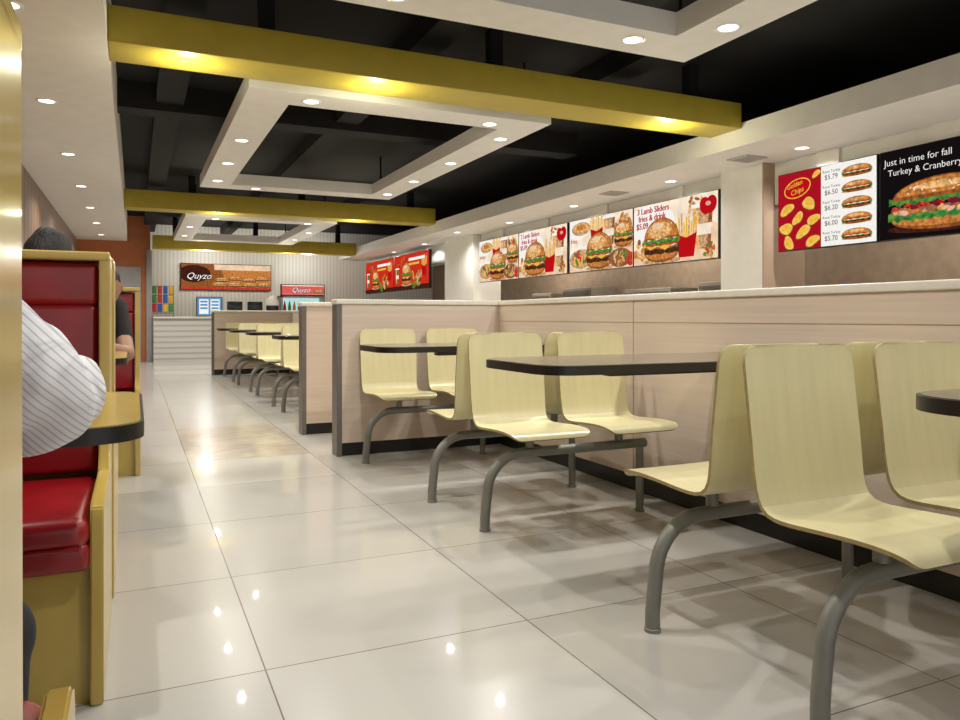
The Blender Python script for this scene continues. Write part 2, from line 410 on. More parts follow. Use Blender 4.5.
def place(key, src, loc, rz, label, group):
    if not used[key]:
        used[key] = True; src.location = loc; src.rotation_euler = (0, 0, rz); src['label'] = label; src['group'] = group; return src
    return dup(src, loc, rz, label, group)
rows1 = [(1.385, 4.77, True, 'facing the camera before the near cross partition', (.215, .70)),
         (1.405, 3.62, False, 'facing away at the table nearest the cross partition', (.225, .715)),
         (1.43, 3.03, True, 'facing the camera at the middle table', (.215, .705)),
         (1.44, 1.85, False, 'facing away at the middle table', (.22, .70)),
         (1.455, 1.25, True, 'facing the camera in the closest foreground row', (.195, .69))]
rows2 = [(1.37, 7.70, True, 'first'), (1.365, 8.25, False, 'second'), (1.36, 9.40, True, 'third'), (1.355, 9.95, False, 'fourth'), (1.345, 11.1, True, 'fifth'), (1.34, 11.65, False, 'sixth'), (1.33, 12.75, True, 'seventh')]
for x, y, fc, ph, dxs in rows1:
    for dx, side in zip(dxs, ('aisle', 'wall')):
        place('c', CH, (x+dx, y, 0), 0 if fc else PI, 'cream bentwood chair on the %s side, %s' % (side, ph), 'cream chairs in the near bay')
    place('f', FR, (x, y, 0), 0, 'arched grey steel frame under the chairs %s' % ph, 'arched seat frames in the near bay')
for x, y, fc, od in rows2:
    for dx, side in ((.225, 'aisle'), (.715, 'wall')):
        place('c', CH, (x+dx, y, 0), 0 if fc else PI, 'cream bentwood chair on the %s side of the %s row in the far bay' % (side, od), 'cream chairs in the far bay')
    place('f', FR, (x, y, 0), 0, 'arched grey steel tube frame under the %s row of far bay chairs' % od, 'arched seat frames in the far bay')

# ------------------------------------------------------------------ wall tables
ZT = .79
def wall_table(x0, x1, y0, y1, label, group, xw):
    t = thing('dining_table', label, 'table', ((x0+x1)/2, (y0+y1)/2, 0), group)
    obj('edge_band', prism(B(), rrect(x0, x1, y0, y1, .13), ZT-.033, ZT-.002), M['edge'], t)
    obj('tabletop', prism(B(), rrect(x0+.007, x1-.004, y0+.007, y1-.007, .124), ZT-.02, ZT), M['tabletop'], t)
    yc = (y0+y1)/2
    obj('wall_bracket', bx(xw-.10, xw, yc-.045, yc+.045, .40, ZT-.032, bev=.008), M['edge'], t)
    obj('support_rail', bx(x0+.42, xw-.01, yc-.03, yc+.03, ZT-.065, ZT-.032, bev=.004), M['edge'], t)
wall_table(1.46, 2.488, .45, 1.09, 'dark edged table at the right picture edge in the foreground', 'dark edged wall tables', 2.489)
wall_table(1.24, 2.488, 2.14, 2.74, 'dark edged table between the two middle chair rows of the near bay', 'dark edged wall tables', 2.489)
wall_table(1.22, 2.488, 3.92, 4.48, 'dark edged table closest to the near cross partition', 'dark edged wall tables', 2.489)
for y, od in ((7.0, 'first'), (8.83, 'second'), (10.52, 'third'), (12.2, 'fourth')):
    wall_table(1.16, 2.478, y-.29, y+.29, 'dark edged table, %s in the far bay beyond the cross partitions' % od, 'far bay tables', 2.479)

# ------------------------------------------------------------------ red booths
def make_booth():
    t = thing('booth_bench', '', 'booth')
    hw = .51; ht = 1.15
    L = [(0, 0), (0, .45), (.015, .482), (.05, .495), (.44, .497), (.48, .54), (.495, .62), (.505, ht-.01), (.74, ht-.01), (.74, 0)]
    for s in (-1, 1):
        bm = extrude_x(B(), L, s*hw, s*(hw-.03)); bmesh.ops.recalc_face_normals(bm, faces=bm.faces[:])
        bmesh.ops.bevel(bm, geom=bm.edges[:], offset=.004, segments=2, affect='EDGES', clamp_overlap=True)
        obj('end_panel', bm, M['yellow'], t)
    a, b = -hw+.031, hw-.031
    obj('base_panel', bx(a, b, .03, .70, .0, .35), M['yellow'], t, smooth=False)
    sc = B(); box(sc, a, b, -.028, .55, .385, .468, bev=.034, seg=5); box(sc, a, b, -.018, .54, .335, .405, bev=.018, seg=4)
    obj('seat_cushion', sc, M['red'], t)
    obj('piping', tube(B(), [(a+.02, -.025, .397), (b-.02, -.025, .397)], .006), M['red'], t)
    bc = B()
    for z0, z1, dy in ((.475, .995, .0), (.988, ht-.03, -.006)):
        box(bc, a, b, .53+dy, .68, z0, z1, bev=.022, seg=4)
    obj('back_cushion', bc, M['red'], t)
    obj('back_panel', bx(a, b, .68, .735, .3, ht-.03), M['yellow'], t, smooth=False)
    obj('top_rail', bx(-hw, hw, .5, .745, ht-.025, ht+.002, bev=.006), M['yellow'], t)
    return t
BO = make_booth()
BO.location = (-.58, 2.06, 0); BO['label'] = 'red vinyl booth bench with yellow frame facing the camera in the left foreground'; BO['group'] = 'red booth benches'
dup(BO, (-.58, 1.1, 0), PI, 'yellow framed booth bench at the left picture edge, closest to the camera', 'red booth benches')
dup(BO, (-.575, 3.56, 0), PI, 'yellow framed booth bench backing onto the foreground red bench', 'red booth benches')
dup(BO, (-.48, 4.95, 0), 0, 'farther red booth bench facing the camera behind the person in black', 'red booth benches')
def booth_table(x0, x1, y0, y1, label):
    z = .77
    t = thing('booth_table', label, 'table', ((x0+x1)/2, (y0+y1)/2, 0), 'yellow booth tables')
    def rr(e, r):
        return [(x0+x1-x, y) for x, y in rrect(x0+e, x1-e, y0+e, y1-e, r)][::-1]
    obj('edge_band', prism(B(), rr(0, .09), z-.03, z-.002), M['edge'], t)
    obj('tabletop', prism(B(), rr(.006, .085), z-.015, z), M['yellow'], t)
    xc, yc = x0+.45, (y0+y1)/2
    obj('pedestal', tube(B(), [(xc, yc, .02), (xc, yc, z-.03)], .035), M['edge'], t)
    obj('base', bx(xc-.22, xc+.22, yc-.2, yc+.2, 0, .03, bev=.01), M['edge'], t)
booth_table(-1.07, .015, 1.385, 2.05, 'yellow topped booth table with black edge under the striped sleeve')
booth_table(-1.07, -.03, 3.72, 4.52, 'yellow topped booth table with black edge in front of the person in black')

# ------------------------------------------------------------------ people
def capsule(bm, p0, p1, r0, r1):
    p0, p1 = Vector(p0), Vector(p1); d = p1-p0; L = max(d.length, 1e-4); d.normalize()
    pts, rs = [], []
    for k in range(6):
        a = -PI/2+PI/2*k/5*.999+.001; pts.append(p0+d*(r0*math.sin(a))); rs.append(max(r0*math.cos(a), 1e-3))
    for k in range(1, 6): pts.append(p0+d*L*k/6); rs.append(r0+(r1-r0)*k/6)
    for k in range(6):
        a = PI/2*k/5*.999; pts.append(p1+d*(r1*math.sin(a))); rs.append(max(r1*math.cos(a), 1e-3))
    tube(bm, pts, rs, 14)
def ellipsoid(bm, c, r, rot=None):
    m = Matrix.Translation(c) @ (rot or Matrix()) @ Matrix.Diagonal((r[0], r[1], r[2], 1))
    return bmesh.ops.create_uvsphere(bm, u_segments=24, v_segments=16, radius=1, matrix=m)['verts']
def person(label, f, pel, sh, head, tilt, elR, haR, elL, haL, knR, knL, mats, sleeve_long, rs_sleeve=.055, voxel=.0065, rsh=1.08, folds=0):
    """f = facing along y (+1/-1). All joints in world coordinates."""
    pel, sh, head = Vector(pel), Vector(sh), Vector(head)
    t = thing('person', label, 'person', (pel.x, pel.y, 0))
    segs = []
    def S(a, b, r0, r1, k): segs.append((Vector(a), Vector(b), r0, r1, k))
    X = Vector((1, 0, 0)); sx = f          # the figure's right hand is at +x when facing +y
    mid = (pel+sh)/2
    for o in (-.075, .075):
        S(pel+X*o, mid+X*o*.9, .108, .10, 1); S(mid+X*o*.9, sh+X*o*1.2-Vector((0, 0, .03)), .10, .088, 1)
    S(sh-X*.13, sh+X*.13, .068, .068, 1)
    nb = sh+Vector((0, 0, .05)); S(nb, head-Vector((0, f*.015, .06)), .055, .05, 0)
    arms = []
    for el, ha, sd in ((elR, haR, sx), (elL, haL, -sx)):
        shj = sh+X*(.175*sd); el, ha = Vector(el), Vector(ha); arms.append((shj, el))
        d = (ha-el).normalized()
        if sleeve_long:
            S(shj, el, rs_sleeve*rsh, rs_sleeve*.96, 1)
            S(el, el+(ha-el)*.86, rs_sleeve*.86, rs_sleeve*.55, 1); S(el+(ha-el)*.84, ha, .028, .026, 0)
        else:
            cut = shj.lerp(el, .68)
            S(shj, cut, rs_sleeve*1.1, rs_sleeve, 1); S(cut, el, .044, .042, 0); S(el, ha, .042, .028, 0)
        lat = d.cross(Vector((0, 0, 1))).normalized()
        S(ha, ha+d*.075, .02, .018, 0); S(ha+lat*.02, ha+d*.075+lat*.028, .017, .014, 0); S(ha-lat*.02, ha+d*.075-lat*.028, .017, .014, 0)
        for k, ln in enumerate((.062, .075, .07, .055)):
            b0 = ha+d*.078+lat*(-.033+.022*k); b1 = b0+d*ln*.55+Vector((0, 0, .006)); b2 = b1+d*ln*.5-Vector((0, 0, .022))
            S(b0, b1, .0098, .009, 0); S(b1, b2, .009, .0078, 0)
        tl = -lat*sd*f
        S(ha+d*.02+tl*.02, ha+d*.05+tl*.052, .013, .011, 0); S(ha+d*.05+tl*.052, ha+d*.085+tl*.06-Vector((0, 0, .008)), .011, .009, 0)
    for kn, sd in ((knR, sx), (knL, -sx)):
        kn = Vector(kn); hip = pel+X*(.085*sd); an = Vector((kn.x, kn.y-f*.02, .085))
        S(hip, kn, .092, .066, 2); S(kn, an, .06, .042, 2)
        S(Vector((kn.x, an.y-f*.05, .045)), Vector((kn.x, an.y+f*.14, .04)), .043, .036, 3)
    bm = B()
    for a, b, r0, r1, k in segs: capsule(bm, a, b, r0, r1)
    R = Matrix.Rotation(tilt*-f, 4, 'X')
    def hp(x, y, z): return head+(R @ Vector((x, y*f, z)))
    ellipsoid(bm, head, (.076, .097, .112), R)
    ellipsoid(bm, hp(0, .03, -.055), (.052, .058, .06), R)
    ellipsoid(bm, hp(0, .1, -.015), (.014, .02, .024), R)           # nose
    ellipsoid(bm, hp(0, .083, .025), (.05, .016, .012), R)          # brow
    for s in (-1, 1): ellipsoid(bm, hp(s*.078, -.008, -.008), (.011, .02, .031), R)
    me = bpy.data.meshes.new('tmp'); bm.to_mesh(me); bm.free()
    o = bpy.data.objects.new('tmp', me); C.objects.link(o)
    md = o.modifiers.new('r', 'REMESH'); md.mode = 'VOXEL'; md.voxel_size = voxel
    dg = bpy.context.evaluated_depsgraph_get(); me2 = bpy.data.meshes.new_from_object(o.evaluated_get(dg))
    bpy.data.objects.remove(o)
    bm = B(); bm.from_mesh(me2)
    for _ in range(5): bmesh.ops.smooth_vert(bm, verts=bm.verts[:], factor=.5, use_axis_x=True, use_axis_y=True, use_axis_z=True)
    cen = np.array([f_.calc_center_median()[:] for f_ in bm.faces])
    idx = np.zeros(len(cen), int)
    best = np.linalg.norm((cen-np.array(head[:]))/np.array([.08, .1, .115]), axis=1)*.09-.09
    for a, b, r0, r1, k in segs:
        a_ = np.array(a[:]); d = np.array((b-a)[:]); q = np.clip(((cen-a_) @ d)/(d @ d), 0, 1)
        ds = np.linalg.norm(cen-(a_+q[:, None]*d), axis=1)-(r0+(r1-r0)*q)
        w = ds < best; best[w] = ds[w]; idx[w] = k
    for f_, k in zip(bm.faces, idx): f_.material_index = int(k)
    if folds:
        bm.normal_update()
        for a, b in arms:
            ax = (b-a); Ln = ax.length; ax.normalize(); u = ax.orthogonal().normalized(); w_ = ax.cross(u)
            for v in bm.verts:
                r_ = v.co-a; q = r_.dot(ax)
                if q < -.02 or q > Ln+.1 or (r_-ax*q).length > .14: continue
                th = math.atan2(r_.dot(u), r_.dot(w_))
                h = math.sin(q*80+2.6*math.sin(th*1.0+.6)+1.5*math.sin(th*2))*(.5+.5*math.sin(th*2+q*17))
                v.co += v.normal*(folds*h*min(1, max(0, (q-Ln*.2)/.1)))
    obj('body', bm, mats, t, ang=180, recalc=False)
    hb = B(); vs = ellipsoid(hb, head, (.084, .105, .121), R)
    Ri = R.inverted()
    kill = []
    for v in vs:
        l = Ri @ (v.co-head); y = l.y*f
        if l.z < .055 and y > .02+.25*(l.z) or l.z < -.06 or (y > .075 and l.z < .075): kill.append(v)
        else: v.co += (v.co-head).normalized()*.006*math.sin(60*l.x)*math.sin(47*l.z+20*l.y)
    bmesh.ops.delete(hb, geom=kill, context='VERTS')
    bmesh.ops.solidify(hb, geom=hb.faces[:], thickness=.006)
    obj('hair', hb, M['hair'], t, ang=60)
    for s in (-1, 1):
        e = B(); ellipsoid(e, hp(s*.03, .083, .004), (.012, .01, .0085), R); obj('eye', e, M['eye'], t)
    e = B(); ellipsoid(e, hp(0, .086, -.062), (.022, .007, .007), R); obj('mouth', e, M['lip'], t)
    return t
shoe = M['edge']
person('person in a white striped long-sleeved shirt leaning an elbow at the booth table', 1,
       (-.50, .76, .565), (-.50, 1.05, 1.03), (-.52, 1.16, 1.21), .3, (-.124, 1.235, .838), (-.40, 1.46, .83), (-.86, 1.3, .84), (-.62, 1.55, .83),
       (-.185, 1.17, .525), (-.62, 1.19, .53), [M['skin'], M['shirt'], M['pants'], shoe], True, .084, rsh=1.3, folds=.009)
person('person in a black short-sleeved top with a bare forearm at the farther booth table', -1,
       (-.33, 5.27, .57), (-.27, 4.98, 1.02), (-.15, 4.8, 1.13), .5, (-.5, 4.7, .80), (-.42, 4.40, .815), (-.04, 4.64, .75), (-.2, 4.36, .82),
       (-.5, 4.82, .54), (-.33, 4.82, .54), [M['skin2'], M['tee'], M['pants'], shoe], False, .05)
person('person with black hair whose head top shows above the foreground red bench', 1,
       (-.31, 3.2, .57), (-.31, 3.2, 1.0), (-.285, 3.17, 1.165), .1, (-.2, 3.46, .82), (-.25, 3.78, .815), (-.54, 3.46, .82), (-.44, 3.78, .815),
       (-.27, 3.66, .54), (-.46, 3.66, .54), [M['skin'], M['tee'], M['pants'], shoe], False, .05)

# ------------------------------------------------------------------ flat displays
class Flat:
    def __init__(s, O, rt, n, W, H):
        s.bm = B(); s.O = Vector(O); s.rt = Vector(rt); s.n = Vector(n); s.up = Vector((0, 0, 1)); s.texts = []; s.ly = 0; s.W = W; s.H = H
    def p(s, a, b, l): return s.O+s.rt*min(s.W, max(0, a))+s.up*min(s.H, max(0, b))+s.n*(.0012*l)
    def poly(s, pts, col, l=None):
        if l is None: s.ly += .03; l = 1+s.ly
        f = s.bm.faces.new([s.bm.verts.new(s.p(a, b, l)) for a, b in pts]); f.material_index = PI_[col]
    def rect(s, a0, a1, b0, b1, col, l=None): s.poly([(a0, b0), (a1, b0), (a1, b1), (a0, b1)], col, l)
    def ell(s, ca, cb, ra, rb, col, a0=0, a1=360, n=20, rot=0):
        pts = []
        for k in range(n if a1-a0 >= 360 else n+1):
            t = math.radians(a0+(a1-a0)*k/n); x, y = ra*math.cos(t), rb*math.sin(t)
            pts.append((ca+x*math.cos(rot)-y*math.sin(rot), cb+x*math.sin(rot)+y*math.cos(rot)))
        s.poly(pts, col)
    def chip(s, a, b, r, rot):
        for k, (q, c, o) in enumerate(((1.06, 'bundark', -.005), (1, 'fries', 0), (.62, 'cheese', .004))):
            pts = []
            for i in range(16):
                t = 2*PI*i/16; rr = r*q*(1+.13*math.sin(2*t+rot*3)+.08*math.sin(3*t+rot*7)); x, y = rr*math.cos(t), rr*.62*math.sin(t)
                pts.append((a+x*math.cos(rot)-y*math.sin(rot), b+o+x*math.sin(rot)+y*math.cos(rot)))
            s.poly(pts, c)
    def blob(s, a, b, ra, rb, cols):
        """irregular plate of food: overlapping flecks"""
        rnd = random.Random(int(a*977+b*571))
        for k in range(16):
            t = rnd.random()*6.28; q = rnd.random()**.5*.75
            s.ell(a+ra*q*math.cos(t), b+rb*q*math.sin(t), ra*(.16+.14*rnd.random()), rb*(.14+.14*rnd.random()), cols[k % len(cols)], n=10, rot=rnd.random()*3)
    def wav(s, a, w, b0, b1, amp, col, n=10):
        pts = [(a-w/2+w*k/n, b0+amp*math.sin(k*2.3)) for k in range(n+1)]+[(a+w/2-w*k/n, b1+amp*math.sin(k*1.9+1)) for k in range(n+1)]
        s.poly(pts, col)
    def burger(s, a, b, w):
        h = w*.8
        s.ell(a, b+h*.04, w*.52, h*.07, 'tan')
        s.ell(a, b+h*.2, w*.45, h*.19, 'bundark', 180, 360); s.ell(a, b+h*.21, w*.44, h*.14, 'bun', 180, 360)
        s.wav(a, w*.96, b+h*.2, b+h*.36, h*.015, 'patty'); s.wav(a, w*.9, b+h*.31, b+h*.36, h*.02, 'brown')
        s.poly([(a-w*.45, b+h*.39), (a-w*.3, b+h*.3), (a-w*.1, b+h*.37), (a+w*.1, b+h*.27), (a+w*.3, b+h*.37), (a+w*.45, b+h*.39)], 'cheese')
        s.wav(a, w*.88, b+h*.38, b+h*.45, h*.015, 'tomato'); s.wav(a, w, b+h*.43, b+h*.53, h*.03, 'lettuce', 14); s.wav(a, w*.9, b+h*.42, b+h*.46, h*.03, 'green', 14)
        s.ell(a, b+h*.53, w*.48, h*.46, 'bundark', 0, 180); s.ell(a, b+h*.57, w*.45, h*.40, 'bun', 0, 180)
        s.ell(a-w*.05, b+h*.72, w*.33, h*.19, 'bunlight', n=16); s.ell(a-w*.1, b+h*.82, w*.16, h*.07, 'peach', n=12)
        for k in range(6): s.ell(a-w*.28+k*w*.11, b+h*(.75+.09*(k % 2)), w*.022, w*.012, 'cream', n=6)
    def drink(s, a, b, h, col='red'):
        s.poly([(a-h*.2, b), (a+h*.2, b), (a+h*.27, b+h*.75), (a-h*.27, b+h*.75)], col)
        s.poly([(a-h*.2, b), (a-h*.08, b), (a-h*.11, b+h*.75), (a-h*.27, b+h*.75)], 'bunlight')
        s.poly([(a+h*.12, b), (a+h*.2, b), (a+h*.27, b+h*.75), (a+h*.16, b+h*.75)], 'brown')
        s.poly([(a-h*.22, b+h*.25), (a+h*.22, b+h*.25), (a+h*.24, b+h*.45), (a-h*.24, b+h*.45)], 'cream')
        s.rect(a-h*.3, a+h*.3, b+h*.75, b+h*.82, 'white')
    def fries(s, a, b, h):
        for k in range(9):
            x = a-h*.32+k*h*.075; d = .02*h*(k-4)*.8; t = b+h*(.82+.1*((k*7) % 3))
            s.poly([(x, b+h*.3), (x+h*.055, b+h*.3), (x+h*.06+d, t), (x+d, t+h*.02)], ('fries', 'cheese', 'bunlight')[k % 3])
        s.poly([(a-h*.26, b), (a+h*.26, b), (a+h*.36, b+h*.55), (a, b+h*.45), (a-h*.36, b+h*.55)], 'red')
    def sub(s, a, b, w):
        h = w*.32
        s.ell(a, b+h*.24, w*.48, h*.24, 'bundark', 180, 360); s.wav(a, w*.96, b+h*.2, b+h*.34, h*.03, 'patty', 14)
        s.wav(a, w, b+h*.3, b+h*.52, h*.05, 'lettuce', 16); s.wav(a, w*.86, b+h*.42, b+h*.53, h*.03, 'tomato', 12); s.wav(a, w*.8, b+h*.36, b+h*.41, h*.03, 'cream', 12)
        s.ell(a, b+h*.5, w*.48, h*.5, 'bundark', 0, 180); s.ell(a, b+h*.53, w*.46, h*.44, 'bun', 0, 180); s.ell(a-w*.05, b+h*.76, w*.3, h*.13, 'bunlight')
    def text(s, body, a, b, size, col, align='LEFT', shear=0, bold=0, lay=6.5, rot=0):
        s.texts.append((body, a, b, size, col, align, shear, bold, lay, rot))
    def build(s, parent, name='display'):
        d = obj(name, s.bm, PAL, parent, smooth=False, recalc=False)
        for body, a, b, size, col, align, shear, bold, lay, rot in s.texts:
            cu = bpy.data.curves.new('t', 'FONT'); cu.body = body; cu.size = size; cu.align_x = align; cu.shear = shear; cu.resolution_u = 3; cu.offset = bold*size
            o = bpy.data.objects.new('t', cu); C.objects.link(o)
            dg = bpy.context.evaluated_depsgraph_get(); me = bpy.data.meshes.new_from_object(o.evaluated_get(dg)); bpy.data.objects.remove(o)
            mtx = Matrix.Identity(4)
            for i in range(3):
                mtx[i][0] = s.rt[i]; mtx[i][1] = s.up[i]; mtx[i][2] = s.n[i]; mtx[i][3] = s.p(a, b, lay)[i]
            me.transform(mtx @ Matrix.Rotation(rot, 4, 'Z')); bm = B(); bm.from_mesh(me)
            obj('lettering', bm, PAL[PI_[col]], d, smooth=False, recalc=False)
        return d
ZD0, ZD1 = 1.58, 2.31
def screen_x(X, ya, yb, label, content, group='menu screens above the counter', z0=ZD0, z1=ZD1):
    """wall screen facing -x, spanning y from ya (right end) to yb (left end)"""
    back = 5.648
    t = thing('menu_screen', label, 'screen', (X, (ya+yb)/2, z0), group)
    obj('housing', bx(X-.02, X+.04, ya, yb, z0, z1, bev=.006), M['plastic'], t)
    yc = (ya+yb)/2
    mb = B(); box(mb, X+.035, back, yc-.12, yc+.12, z1-.2, z1-.08); box(mb, back-.03, back, yc-.12, yc+.12, z1-.15, ZR-.001)
    obj('mount', mb, M['white'], t, smooth=False)
    W, H = yb-ya-.016, z1-z0-.016
    F = Flat((X-.021, yb-.008, z0+.008), (0, -1, 0), (-1, 0, 0), W, H)
    content(F, W, H); F.build(t)
def foods(n):
    def c(F, W, H):
        F.rect(0, W, 0, H, 'cream', 1)
        F.ell(W*.1, H*.85, W*.25, H*.25, 'white'); F.ell(W*.85, H*.5, W*.2, H*.4, 'peach'); F.rect(0, W, 0, H*.3, 'peach'); F.ell(W*.4, H*.3, W*.3, H*.2, 'white')
        F.blob(W*.84, H*.78, W*.17, H*.2, ('bunlight', 'bun', 'tan', 'brown')); F.ell(W*.2, H*.82, W*.16, H*.13, 'tan'); F.ell(W*.2, H*.84, W*.13, H*.09, 'bunlight'); F.ell(W*.2, H*.85, W*.08, H*.05, 'bun')
        F.fries(W*.46, H*.46, .42); F.drink(W*.66, H*.44, .46, 'tan'); F.burger(W*.87, H*.36, .42)
        F.ell(W*.2, H*.26, W*.22, H*.22, 'white'); F.ell(W*.2, H*.24, W*.2, H*.19, 'tan'); F.blob(W*.2, H*.27, W*.19, H*.17, ('cheese', 'tomato', 'lettuce', 'bunlight', 'brown'))
        F.burger(W*.5, H*.01, .62); F.ell(W*.82, H*.18, W*.17, H*.17, 'brown'); F.blob(W*.82, H*.2, W*.16, H*.15, ('bunlight', 'patty', 'bun', 'lettuce', 'tan'))
        F.ell(W*.97, H*.14, .08, .09, 'tomato')
        F.text(n, W*.03, H*.56, .09, 'red', bold=.012)
    return c
def combo(n):
    def c(F, W, H):
        F.rect(0, W, 0, H, 'cream', 1); F.ell(W*.2, H*.7, W*.32, H*.3, 'white'); F.ell(W*.8, H*.3, W*.24, H*.34, 'peach'); F.rect(0, W, 0, H*.2, 'peach')
        F.blob(W*.1, H*.24, W*.13, H*.22, ('bunlight', 'tan', 'bun', 'brown', 'cheese'))
        F.blob(W*.76, H*.84, W*.12, H*.16, ('bunlight', 'bun', 'tan', 'bundark'))
        F.drink(W*.84, H*.16, .6, 'tan'); F.fries(W*.66, H*.06, .48); F.burger(W*.36, H*.01, .66)
        F.blob(W*.92, H*.12, W*.1, H*.15, ('bun', 'bunlight', 'tan', 'tomato', 'lettuce'))
        F.ell(W*.87, H*.80, .085, .1, 'red', rot=.6); F.ell(W*.93, H*.81, .085, .1, 'red', rot=-.6); F.ell(W*.9, H*.83, .04, .025, 'pink')
        for q, (s_, b) in enumerate(((n+' Lamb Sliders', .855), ('fries & drink', .73), ('$5.09', .605))):
            for da in (-.0035, 0, .0035): F.text(s_, W*(.05, .07, .04)[q]+da, H*b, .102, 'red', bold=.006, lay=6.4+30*da)
    return c
XS = 5.6
screen_x(XS, 6.12, 7.60, 'bright menu screen reading 3 Lamb Sliders beside the near white column', combo('3'))
screen_x(XS, 7.61, 9.10, 'menu screen of burgers and fries left of the 3 Lamb Sliders screen', foods('fries'))
screen_x(XS, 9.16, 10.64, 'bright menu screen reading 2 Lamb Sliders', combo('2'))
screen_x(XS, 10.65, 12.16, 'menu screen of burgers and fries next to the far white column', foods('sliders'))
def chips(F, W, H):
    F.rect(0, W*.47, 0, H, 'crimson', 1); F.rect(W*.47, W, 0, H, 'white', 1)
    F.ell(W*.215, H*.79, W*.15, H*.125, 'cheese', rot=.2); F.ell(W*.215, H*.79, W*.138, H*.11, 'red', rot=.2)
    F.text('Golden', W*.105, H*.785, .062, 'cheese', bold=.01, shear=.2, rot=.2); F.text('Chips', W*.15, H*.7, .066, 'cheese', bold=.01, shear=.2, rot=.2)
    for a, b, r, q in ((.1, .53, .4, .078), (.34, .57, -.5, .08), (.22, .4, .9, .07), (.39, .36, .2, .07), (.09, .28, -.2, .08), (.28, .22, .6, .08), (.12, .09, -.8, .074), (.38, .09, .3, .074), (.42, .93, .5, .045)):
        F.chip(W*a, H*b, q, r)
    for k, pr in enumerate(('$5.79', '$6.50', '$6.20', '$6.00', '$5.70')):
        b = H*(.83-.19*k); F.ell(W*.82, b-.005, .15, .012, 'tan'); F.sub(W*.82, b-.015, .3)
        F.text('Roast Turkey', W*.49, b+.055, .034, 'black'); F.text(pr, W*.51, b-.005, .062, 'black')
screen_x(XS, 4.262, 5.32, 'menu screen with red chips panel and white list of priced sandwiches', chips)
def fall(F, W, H):
    F.rect(0, W, 0, H, 'black', 1)
    F.text('Just in time for fall', W*.04, H*.835, .076, 'white', bold=-.006); F.text('Turkey & Cranberry', W*.07, H*.715, .073, 'white', bold=-.006)
    a = W*.5; w = W*.88
    F.ell(a, H*.1, w*.5, H*.06, 'cola')
    F.ell(a, H*.2, w*.46, H*.13, 'bundark', 180, 360); F.ell(a, H*.2, w*.45, H*.09, 'bun', 180, 360)
    F.wav(a, w*.98, H*.19, H*.3, H*.02, 'lettuce', 22); F.wav(a, w*.94, H*.2, H*.24, H*.02, 'green', 26)
    F.wav(a, w*.92, H*.27, H*.34, H*.02, 'brown', 18)
    rnd = random.Random(5)
    for k in range(34): F.ell(a-w*.42+rnd.random()*w*.84, H*(.265+.05*rnd.random()), .03+.02*rnd.random(), .012+.01*rnd.random(), ('brown', 'bunlight', 'tan', 'pink', 'bun')[k % 5], n=10, rot=rnd.random()-.5)
    for k in range(38): F.ell(a-w*.42+rnd.random()*w*.84, H*(.325+.05*rnd.random()), .02+.02*rnd.random(), .012+.01*rnd.random(), ('tomato', 'plum', 'red', 'plum', 'cola')[k % 5], n=10, rot=rnd.random()-.5)
    F.wav(a, w*.96, H*.37, H*.44, H*.02, 'green', 20); F.wav(a, w*.9, H*.385, H*.42, H*.02, 'lettuce', 27)
    F.ell(a, H*.42, w*.45, H*.22, 'bundark', 0, 180); F.ell(a, H*.46, w*.41, H*.165, 'bun', 0, 180); F.ell(a-.02, H*.545, w*.22, H*.04, 'bunlight')
    for k in range(26): F.ell(a-w*.34+rnd.random()*w*.68, H*(.47+.12*rnd.random()), .010, .006, 'cream', n=6, rot=rnd.random()*3)
screen_x(XS, 3.16, 4.245, 'black menu screen reading Just in time for fall with a large sandwich', fall)
def redmenu(k):
    def c(F, W, H):
        F.rect(0, W, 0, H, 'orangered', 1); F.rect(0, W, 0, H*.12, 'cola'); F.blob(W*.25, H*.74, W*.2, H*.18, ('tomato', 'orange', 'green', 'red'))
        F.fries(W*.88, H*.34, .42); F.blob(W*.68, H*.3, W*.2, H*.22, ('bunlight', 'bun', 'lettuce', 'patty', 'tan')); F.drink(W*.1, H*.2, .42, 'green'); F.burger(W*.38, H*.12, .56 if k else .62)
        F.blob(W*.6, H*.12, W*.1, H*.1, ('green', 'lettuce'))
        F.rect(W*.45, W*.9, H*.8, H*.88, 'white'); F.rect(W*.45, W*.75, H*.68, H*.74, 'cheese')
    return c
screen_x(5.4, 14.15, 16.38, 'red menu screen left of the far white column', redmenu(0), z0=1.56, z1=2.34)
screen_x(5.4, 16.42, 18.7, 'red menu screen farthest along the counter, by the back wall', redmenu(1), z0=1.56, z1=2.34)

# back wall boards
def board_y(name, x0, x1, Y, z0, z1, label, cat, content, depth=.06):
    t = thing(name, label, cat, ((x0+x1)/2, Y, z0))
    obj('housing', bx(x0, x1, Y-depth, Y, z0, z1, bev=.006), M['plastic'], t)
    W, H = x1-x0-.03, z1-z0-.03
    F = Flat((x0+.015, Y-depth-.001, z0+.015), (1, 0, 0), (0, -1, 0), W, H); content(F, W, H); F.build(t)
    return t
def brandboard(F, W, H):
    F.rect(0, W, 0, H, 'bun', 1); F.rect(0, W*.34, 0, H, 'bundark'); F.ell(W*.34, H*.5, W*.12, H*.5, 'bundark'); F.ell(W*.14, H*.62, W*.18, H*.34, 'cola'); F.rect(0, W, 0, H*.1, 'tomato')
    F.rect(W*.36, W, H*.78, H, 'peach')
    for k in range(4): F.sub(W*(.45+.15*k), H*(.3+.06*(k % 2)), .36)
    for k in range(4): F.sub(W*(.42+.17*k), H*.1, .4)
    for da, db in ((-.010, 0), (.010, 0), (0, -.016), (0, .012)):
        F.text('Quyzo', W*.05+da, H*.42+db, H*.34, 'black', shear=.4, lay=6)
    F.text('Quyzo', W*.05, H*.42, H*.34, 'white', shear=.4, lay=7)
board_y('menu_board', .98, 3.08, YB-.001, 1.62, 2.26, 'wide lit sandwich board with white script on the back wall', 'sign', brandboard)

